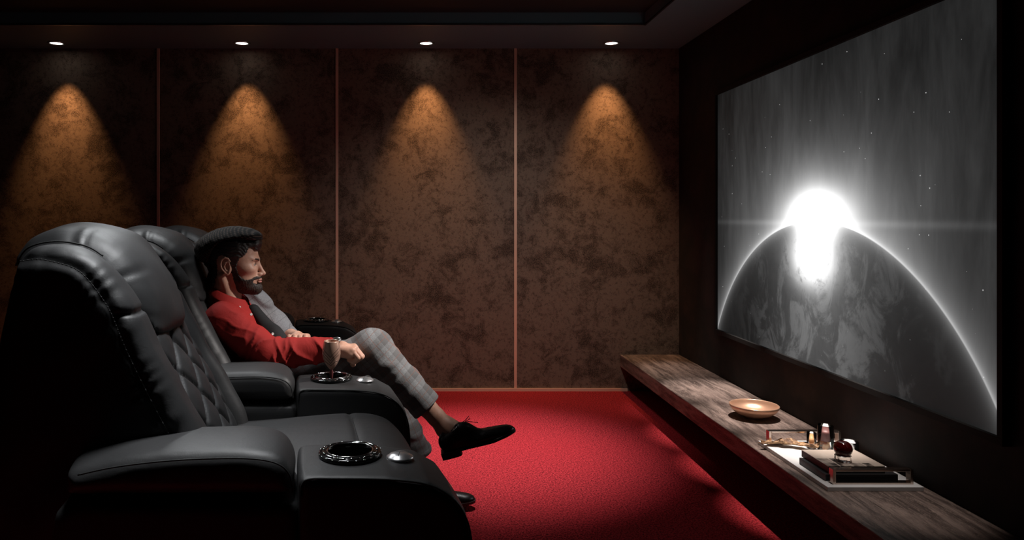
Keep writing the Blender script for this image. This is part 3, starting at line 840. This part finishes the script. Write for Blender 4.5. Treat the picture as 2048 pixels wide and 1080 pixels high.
# brows, lips
F = Field(HO+np.array([.03, -.09, -.02]), HO+np.array([.14, .09, .07]), .0016)
for s in (-1, 1):
    pts = [(106, 12*s, 27), (105, 24*s, 31), (98, 38*s, 33), (86, 49*s, 28)]
    for i in range(3): hc(F, pts[i], pts[i+1], [2.6, 3.0, 2.5][i], [3.0, 2.5, 1.4][i], .002)
V, Q = F.mesh(); mesh_obj('eyebrows', V, Q, M['brow'], man)
F = Field(HO+np.array([.08, -.04, -.07]), HO+np.array([.14, .04, -.02]), .0013)
he(F, (109.8, 0, -41.8), (7.6, 17, 3.6), .001); he(F, (109.2, 0, -50), (7.6, 16, 4.6), .001); he(F, (118, 0, -45.8), (8, 24, .9), .001, 's')
V, Q = F.mesh(); mesh_obj('lips', V, Q, M['lip'], man)
# hair: skull shell cut by the hairline
def region(F, poly, k=.003, wob=2.0):
    P = spline(poly, 4, True)
    def fn(X, Y, Z):
        x, y, z = hxyz(X, Y, Z); x, z = np.broadcast_arrays(x, z)
        w = wob*np.sin(z*.55+x*.3)*np.cos(x*.41-z*.2)
        return (poly_sdf(P, x, z)+w)/1000
    F.put(fn, F.lo, F.lo+F.h*F.n, k, 'i', pad=0)
lo, hi = HO+np.array([-.14, -.115, -.14]), HO+np.array([.15, .115, .17])
F = Field(lo, hi, .0024); skull(F, 5.5); hc(F, (-12, 0, -25), (-24, 0, -80), 58, 58, .01)
he(F, (86, 0, 84), (26, 44, 20), .02); he(F, (96, -4, 92), (17, 36, 14), .012)
region(F, [(112, 62), (118, 90), (110, 116), (60, 135), (0, 142), (-60, 130), (-110, 90), (-118, 30), (-100, -20), (-70, -60), (-45, -66), (-36, -30), (-31, 0), (-32, 30), (-16, 46), (2, 40), (12, 22), (16, -6), (30, -12), (35, 4), (40, 22), (47, 38), (64, 48), (70, 60), (76, 74), (94, 72), (100, 62)], .002, 1.6)
F.add(lambda X, Y, Z: .0016*pnoise(X, Y, Z, 170, 5)+.0007*np.sin(520*(Z*.8+X*.35)+7*pnoise(X, Y, Z, 40, 2))); V, Q = F.mesh()
mesh_obj('hair', V, Q, M['hair'], man)
# beard and moustache
F = Field(lo, HO+np.array([.15, .115, .04]), .0022); skull(F, 4.0); he(F, (94, 0, -74), (25, 27, 22), .012); he(F, (60, 0, -66), (48, 46, 28), .014)
he(F, (103, 0, -35), (14, 25, 6), .006)
region(F, [(22, 18), (34, 16), (37, -2), (43, -20), (56, -34), (72, -40), (84, -36), (96, -30.5), (112, -30), (124, -34), (124, -39), (108, -39.5), (95, -42), (90, -48), (96, -56), (112, -57), (126, -60), (134, -80), (120, -104), (70, -108), (30, -88), (10, -62), (6, -38), (14, -12)], .002, 1.2)
def thin(X, Y, Z):
    x, y, z = hxyz(X, Y, Z); edge = np.clip((z+48)/30, 0, 1)*(x < 90)*np.clip((x-38)/14, 0, 1)*.75
    return .0033*edge+(.0012+.0014*edge)*pnoise(X, Y, Z, 330, 6)
F.add(thin); V, Q = F.mesh(); mesh_obj('beard', V, Q, M['beard'], man)
# flat cap
F = Field(HO+np.array([-.16, -.13, -.04]), HO+np.array([.16, .13, .19]), .0026)
he(F, (-4, 0, 82), (112, 92, 62), .004, rot=M3(0, -.20)); he(F, (-62, 0, 60), (52, 80, 50), .02)
he(F, (70, 0, 112), (46, 66, 20), .02)
region(F, [(112, 100), (116, 112), (112, 134), (90, 146), (40, 152), (-40, 148), (-100, 120), (-122, 70), (-118, 20), (-96, -6), (-70, 10), (-56, 44), (-38, 76), (-10, 97), (40, 107), (80, 104)], .004, 0)
F.add(lambda X, Y, Z: .0018*pnoise(X, Y, Z, 55, 9)); V, Q = F.mesh(); cap = mesh_obj('flat_cap', V, Q, M['tweed'], man)
F = Field(HO+np.array([.0, -.10, .08]), HO+np.array([.15, .10, .15]), .002)
he(F, (72, 0, 104), (46, 64, 7), .003, rot=M3(0, .03)); V, Q = F.mesh(); mesh_obj('cap_brim', V, Q, M['tweed'], cap)

# clothes ------------------------------------------------------------
def folds_along(A, B, amp, freq, seed=0, lo=0.0, hi=1.0, twist=2.0):
    A = np.array(A); B = np.array(B); L = np.linalg.norm(B-A); d = (B-A)/L
    def fn(X, Y, Z):
        t = ((X-A[0])*d[0]+(Y-A[1])*d[1]+(Z-A[2])*d[2])/L
        w = np.clip((t-lo)/.08, 0, 1)*np.clip((hi-t)/.08, 0, 1)
        ph = t*L*freq + twist*pnoise(X, Y, Z, 16, seed)
        return amp*w*(np.sin(ph)*.7+.3*np.sin(2.3*ph+1))
    return fn
F = Field((-.52, -.37, .34), (.33, .30, .92), .004)
F.ell(CHEST+np.array([0, 0, -.02]), (.116, .168, .125), .03); F.ell(BELLY, (.112, .160, .13), .05); F.ell(HIP+np.array([-.01, 0, .02]), (.115, .165, .10), .04)
F.cone(NECK+np.array([-.012, 0, -.034]), CHEST, .050, .09, .05); F.cone(RSH, LSH, .050, .054, .05)
F.chain([RSH, REL], [.060, .055], .045); F.chain([REL, RWR-np.array([.03, 0, 0])], [.056, .037], .012)
F.cone(RWR-np.array([.060, 0, 0]), RWR-np.array([.018, 0, 0]), .038, .036, .004)
def foldmix(X, Y, Z):
    near = np.exp(-(((X-REL[0])**2+(Y-REL[1])**2+(Z-REL[2])**2)/.085**2))
    ph = 150*(X-.55*Z)+5*pnoise(X, Y, Z, 20, 3)
    sh = np.exp(-(((X-RSH[0]-.05)**2+(Y-RSH[1])**2+(Z-RSH[2]+.05)**2)/.08**2))
    fore = np.exp(-((Z-REL[2])**2+(Y-REL[1])**2)/.08**2)*(X > REL[0]+.03)
    rg = lambda p: (1-np.abs(np.sin(p*.5)))**1.6
    return -.011*near*rg(ph)-.009*sh*rg(120*(Z+.45*X)+4*pnoise(X, Y, Z, 18, 5))-.008*fore*rg(105*(X+.9*Z)+4*pnoise(X, Y, Z, 22, 7))+.003*pnoise(X, Y, Z, 20, 11)
F.add(foldmix)
# open neck: cut a slanted disc and the wrist opening
cn = HO+np.array([-.018, 0, -.150]); nn_ = np.array([.42, 0, .905])
F.put(lambda X, Y, Z: -((X-cn[0])*nn_[0]+(Y-cn[1])*nn_[1]+(Z-cn[2])*nn_[2])*-1+0*Y, cn-.13, cn+.13, .004, 'i') if False else None
V, Q = F.mesh(); shirt = mesh_obj('shirt', V, Q, M['shirt'], man)
# collar: a band round the neck with a pointed fold
def strip(pts_in, pts_out, name, mat, parent, th=.003):
    n = len(pts_in); V = list(pts_in)+list(pts_out); Fc = [(i, i+1, n+i+1, n+i) for i in range(n-1)]
    o = mesh_obj(name, V, Fc, mat, parent); md = o.modifiers.new('s', 'SOLIDIFY'); md.thickness = th; md.offset = 0
    sb = o.modifiers.new('u', 'SUBSURF'); sb.levels = sb.render_levels = 2; return o
ang = np.linspace(-2.95, 2.95, 26)           # 0 = nape; +-pi = throat
def ring(cx, cz, rx, ry, tilt, drop=0):
    out = []
    for a in ang:
        x = -math.cos(a)*rx; y = math.sin(a)*ry
        out.append(HO+np.array([cx+x, y, cz-x*tilt-drop*max(0, (abs(a)-1.9))**1.5]))
    return out
top = ring(.004, -.086, .062, .066, .42); low = ring(.008, -.120, .084, .090, .46, .026)
strip(top, low, 'collar', M['shirt'], shirt, .004)
strip(ring(.004, -.088, .060, .064, .42), ring(.004, -.150, .064, .070, .42), 'collar_stand', M['shirt'], shirt, .003)
# placket, buttons, cuff
def on_chest(px, py, D): return mp(px, py, D)
for (px, py, D) in ((479, 615, 2.475), (502, 629, 2.50), (545, 668, 2.49)):
    p = mp(px, py, D); q = Vector((.55, -.8, .25)).normalized().to_track_quat('Z', 'Y').to_matrix(); bt = MB()
    bt.lathe([(0, .0), (.0048, 0), (.0048, .002), (.0036, .0028), (.002, .0018), (0, .0018)], n=16)
    bt.V = [tuple(Vector(p)+q @ Vector(v_)) for v_ in bt.V]; bt.build('shirt_button', M['button'], shirt, True)
F = Field(RWR+np.array([-.09, -.07, -.07]), RWR+np.array([.02, .07, .07]), .0025)
F.cone(RWR-np.array([.062, 0, 0]), RWR-np.array([.012, 0, .0]), .0405, .0385, 0); F.cone(RWR-np.array([.03, 0, 0]), RWR+np.array([.03, 0, 0]), .033, .033, .002, 's')
F.put(lambda X, Y, Z: (X-RWR[0]+.012)+0*Y+0*Z, F.lo, F.lo+F.h*F.n, 0, 'i', pad=0); F.put(lambda X, Y, Z: -(X-RWR[0]+.064)+0*Y+0*Z, F.lo, F.lo+F.h*F.n, 0, 'i', pad=0)
F.add(lambda X, Y, Z: .0012*pnoise(X, Y, Z, 60, 2)); V, Q = F.mesh(); mesh_obj('cuff', V, Q, M['shirt'], shirt)

# jacket over the far shoulder: grey outer sleeve, black lining towards the shirt
F = Field((-.42, -.12, .36), (.20, .36, .90), .004)
J1 = mp(506, 606, 2.72); J2 = mp(548, 652, 2.76); J3 = mp(584, 690, 2.66)
F.cone(J1+np.array([-.03, .02, 0]), J2, .062, .060, .03); F.cone(J2, J3, .058, .045, .02); F.cone(J1, J1+np.array([-.09, .10, -.02]), .058, .055, .03)
F.add(lambda X, Y, Z: .0035*np.sin(110*(X*.5+Z)+4*pnoise(X, Y, Z, 18, 4))+.002*pnoise(X, Y, Z, 30, 3)); V, Q = F.mesh(); jk = mesh_obj('jacket', V, Q, M['jacket'], man)
F = Field((-.42, -.20, .30), (.22, .30, .86), .004)
a1 = mp(507, 622, 2.60); a2 = mp(545, 672, 2.56); a3 = mp(575, 715, 2.55)
F.cone(a1, a2, .024, .034, .02); F.cone(a2, a3, .036, .05, .02); F.cone(a3, mp(640, 742, 2.5), .06, .05, .02)
F.add(lambda X, Y, Z: .003*pnoise(X, Y, Z, 24, 4)); V, Q = F.mesh(); mesh_obj('jacket_lining', V, Q, M['lining'], jk)

# trousers
def leg_field(H, K, A, rH, rK, rA, cutf, amp=.0026, seed=1):
    lo = np.minimum(np.minimum(H, K), A)-.12; hi = np.maximum(np.maximum(H, K), A)+.12
    F = Field(lo, hi, .004); d = A-K; E = K+d*cutf
    F.cone(H, K, rH, rK, .02); F.ell(K+np.array([-.004, 0, .008]), (rK*1.06,)*3, .02); F.cone(K, K+d*.4, rK*.98, rK*.90, .015); F.cone(K+d*.4, K+d*(cutf+.1), rK*.90, rA, .01)
    F.add(folds_along(K, A, amp, 70, seed, .0, .9, 3.0)); F.add(folds_along(H, K, amp, 60, seed+3, .5, 1.1, 3.0))
    n = d/np.linalg.norm(d)
    F.put(lambda X, Y, Z: (X-E[0])*n[0]+(Y-E[1])*n[1]+(Z-E[2])*n[2], F.lo, F.lo+F.h*F.n, .001, 'i', pad=0)
    # hollow hem
    c1 = E-n*.02; F.cone(c1, E+n*.08, rA-.010, rA-.008, .002, 's')
    return F, E, n
FR, ER, nR = leg_field(RHIP, RKN, RAN, .095, .067, .052, .735)
V, Q = FR.mesh(); tr = mesh_obj('trousers', V, Q, M['plaid'], man)
FL, EL, nL = leg_field(LHIP, LKN, LAN, .095, .066, .066, .80, .005, 7)
V, Q = FL.mesh(); mesh_obj('left_trouser_leg', V, Q, M['plaid2'], tr)
F = Field(HIP-.26, HIP+.26, .005); F.ell(HIP+np.array([-.0, 0, -.01]), (.135, .185, .105), .02); F.add(lambda X, Y, Z: .003*pnoise(X, Y, Z, 20, 3)); V, Q = F.mesh(); mesh_obj('trouser_seat', V, Q, M['plaid'], tr)
def hem(E, n, r, mat):
    E = Vector(E); n = Vector(n); u = n.cross(Vector((0, 1, 0))).normalized(); w = n.cross(u); mb = MB()
    mb.tube([E-n*.004+(u*math.cos(t)+w*math.sin(t))*r for t in np.linspace(0, 2*PI, 36, endpoint=False)], .0045, 6, closed=True)
    return mb.build('hem', mat, tr, True)
hem(ER, nR, .0515, M['plaid'])

# shoes
def shoe(name, origin, pitch, yaw, s=1.0):
    """heel-bottom at origin, toe along +x"""
    R = np.array(M3(yaw, pitch))
    def W(x, y, z): return np.array(origin) + R @ (np.array([x, y, z])*s)
    F = Field(np.array(origin)-.12, np.array(origin)+.34, .0032)
    def E(c, r, k=.01, mode='u'): F.ell(W(*c), np.array(r)*s, k, mode, R)
    E((.045, 0, .055), (.045, .034, .045), .004); E((.10, 0, .058), (.060, .036, .040), .02); E((.165, .0, .040), (.075, .043, .026), .02)
    E((.235, .002, .034), (.056, .038, .024), .015); E((.09, 0, .085), (.045, .028, .028), .02)
    E((.055, 0, .125), (.037, .028, .045), .004, 's')
    def cut(X, Y, Z):
        dx, dy, dz = X-origin[0], Y-origin[1], Z-origin[2]
        z = R[0, 2]*dx+R[1, 2]*dy+R[2, 2]*dz; return .024*s-z
    F.put(cut, F.lo, F.lo+F.h*F.n, .002, 'i', pad=0)
    V, Q = F.mesh(); up = mesh_obj(name, V, Q, M['shoe'], man)
    mb = MB(); pr = [(0, -.030), (.03, -.034), (.09, -.029), (.15, -.037), (.20, -.043), (.25, -.038), (.283, -.022), (.293, 0)]; n = len(pr)
    ol = spline(pr + [(x, -y) for x, y in reversed(pr[:-1])], 4)
    rise = lambda x: .016+max(0, (x-.2))*.10
    vv = [W(x, y, rise(x)) for x, y in ol]+[W(x, y, rise(x)+.010) for x, y in ol]; k = len(ol)
    ff = [(i, (i+1) % k, k+(i+1) % k, k+i) for i in range(k)]+[tuple(range(k-1, -1, -1)), tuple(range(k, 2*k))]
    mb.add(vv, ff)
    hl = spline([(0, -.027), (.03, -.031), (.072, -.028), (.072, .028), (.03, .031), (0, .027)], 4); hl = [(x, y) for x, y in hl]; k = len(hl)
    mb.add([W(x, y, 0) for x, y in hl]+[W(x, y, .018) for x, y in hl], [(i, (i+1) % k, k+(i+1) % k, k+i) for i in range(k)]+[tuple(range(k-1, -1, -1)), tuple(range(k, 2*k))])
    mb.build('sole', M['sole'], up)
    lc = MB()
    for i in range(5):
        x = .098+.014*i; z = .103-.0095*i; lc.tube([W(x, -.020, z-.010), W(x+.002, -.010, z), W(x+.004, 0, z+.003), W(x+.002, .010, z), W(x, .020, z-.010)], .0016*s, 5)
    lc.tube([W(.098, -.004, .106), W(.082, -.022, .114), W(.060, -.034, .100), W(.064, -.030, .094), W(.096, -.006, .104)], .0014, 5)
    lc.tube([W(.100, 0, .107), W(.122, -.012, .118), W(.140, -.020, .132), W(.141, -.016, .120), W(.108, .0, .106)], .0014, 5)
    lc.tube([W(.100, 0, .107), W(.130, .012, .104), W(.165, .004, .092)], .0013, 5)
    lc.build('laces', M['thread'], up, True)
    return up
heel = mp(886, 917, 2.46); shoe('shoe', heel, -math.radians(16.5), -.02, .90)
lh = mp(808, 1012, 2.76); lh = np.array([lh[0], lh[1], .001]); shoe('shoe', lh, 0, -.05, .93)

# wristwatch
wt = empty('x') if False else None
WX = RWR+np.array([-.004, 0, 0]); mb = MB(); mb.tube([tuple(WX+np.array([.0, .0305*math.cos(t), .0305*math.sin(t)])) for t in np.linspace(0, 2*PI, 40, endpoint=False)], .005, 8, closed=True)
wa = mb.build('wristwatch', M['lightmetal'], man, True)
q = Vector((0, -.25, 1)).normalized().to_track_quat('Z', 'Y').to_matrix(); mb = MB()
mb.lathe([(0, 0), (.0155, 0), (.016, .004), (.0155, .0075), (.014, .0085), (.0135, .007), (0, .007)], n=32); mb.V = [tuple(Vector(WX)+q @ (Vector(v_)+Vector((0, 0, .0305)))) for v_ in mb.V]; mb.build('watch_case', M['lightmetal'], wa, True)
mb = MB(); mb.lathe([(0, .0076), (.0134, .0076), (.0134, .007)], n=32); mb.V = [tuple(Vector(WX)+q @ (Vector(v_)+Vector((0, 0, .0305)))) for v_ in mb.V]; mb.build('watch_face', M['watchface'], wa, True)

# goblet in the middle cup holder
ax = CH_POS[1]; gx = -.157-SHEAR*(CH_POS[1][0]-1.40); gy = CH_POS[1][0]+.129; gz = .545*ax[1]
g = empty('goblet', (gx, gy, gz)); tag(g, 'copper coloured stemmed goblet with engraved chevrons standing in the cup holder', 'goblet')
prof = [(.0045, .084), (.009, .088), (.019, .102), (.0262, .118), (.0288, .134), (.0278, .152), (.0235, .172), (.0225, .1745), (.0218, .172), (.0260, .152), (.0270, .134), (.0243, .118), (.016, .104), (.004, .094)]
MB().lathe(prof, n=48).build('bowl', M['goblet'], g, True)
MB().lathe([(0, .0006), (.030, .0006), (.031, .002), (.012, .006), (.0048, .012), (.0040, .03), (.0042, .055), (.0062, .074), (.0044, .082), (.005, .088), (0, .089)], n=32).build('stem', M['stem'], g, True)
mb = MB(); P_ = [(.009, .088), (.019, .102), (.0262, .118), (.0288, .134), (.0278, .152), (.0235, .172)]
def rad(z): return float(np.interp(z, [p[1] for p in P_], [p[0] for p in P_]))
for z0 in (.098, .106, .115, .126):
    for c0_ in (-PI/2, PI/2):
        for s in (-1, 1):
            pts = []
            for t in np.linspace(0, 1, 8):
                z = z0+.030*t**.8*(.6+.4*(z0 > .1)); a = c0_+s*1.15*t; r = rad(z)+.0002; pts.append((r*math.cos(a), r*math.sin(a), z))
            mb.tube(pts, .0009, 5)
mb.build('engraving', M['goblet_groove'], g, True)
def spot(loc, aim, power, col, size, blend=.3, rad=.03, name='spot_light'):
    l = bpy.data.lights.new(name, 'SPOT'); l.energy = power; l.color = col; l.spot_size = math.radians(size); l.spot_blend = blend; l.shadow_soft_size = rad
    o = bpy.data.objects.new(name, l); COL.objects.link(o); o.location = loc
    d = Vector(aim) - Vector(loc); o.rotation_euler = d.to_track_quat('-Z', 'Y').to_euler(); return o
for x in LX: spot((x, 4.455, ZC-.012), (x, 4.70, 0.2), 44, (1, .50, .20), 55, .95, .012)
# unseen ceiling spots over seating, carpet and shelf, plus added fill spots
spot((.30, 3.38, 2.2), (.28, 3.42, 0), 300, (1, .97, .95), 48, 1, .05)
spot((.5, 2.9, 2.2), (.35, 4.6, .25), 50, (1, .92, .86), 84, 1, .1, 'wall_fill_light')  # wide soft fill added to lift the far wall, no fixture behind it
spot((-.50, 1.78, 2.2), (-.60, 1.66, .70), 125, (.96, .98, 1), 50, .9, .2)
spot((-1.0, 3.0, 2.15), (-.86, 2.35, 1.0), 42, (.95, .98, 1), 78, .9, .15)  # back light added for a sheen on the chair tops
spot((-.72, 3.35, 2.16), (-1.10, 3.42, 1.0), 22, (.95, .98, 1), 50, .9, .1)  # extra spot added to brighten the top of the last chair
spot((1.05, 2.45, 2.05), (-.32, 2.52, .64), 215, (1, .94, .90), 30, .9, .05)  # added spot topping up the screen's weak light on the man
for y_, e_ in ((2.22, 50), (2.66, 270), (3.15, 270), (3.62, 270), (4.1, 60)):
    spot((1.44, y_, 2.16), (1.44, y_+.02, .2), e_, (1, .88, .81), 19, 1, .02)
w = bpy.data.worlds.new('world'); SC.world = w; w.use_nodes = True
w.node_tree.nodes['Background'].inputs[0].default_value = (.5, .55, .6, 1); w.node_tree.nodes['Background'].inputs[1].default_value = .0
cam = bpy.data.cameras.new('camera'); co = bpy.data.objects.new('camera', cam); COL.objects.link(co)
co.location = (0, 0, CH); co.rotation_euler = (PI/2, 0, 0)
cam.sensor_width = 36; cam.lens = 36*F0/2048; cam.shift_x = (1024-VX)/2048; cam.shift_y = -(540-VY)/2048; cam.clip_start = .05
SC.camera = co
vs = SC.view_settings; vs.view_transform = 'Standard'; vs.look = 'None'; vs.gamma = 1; vs.exposure = 0; vs.use_curve_mapping = False
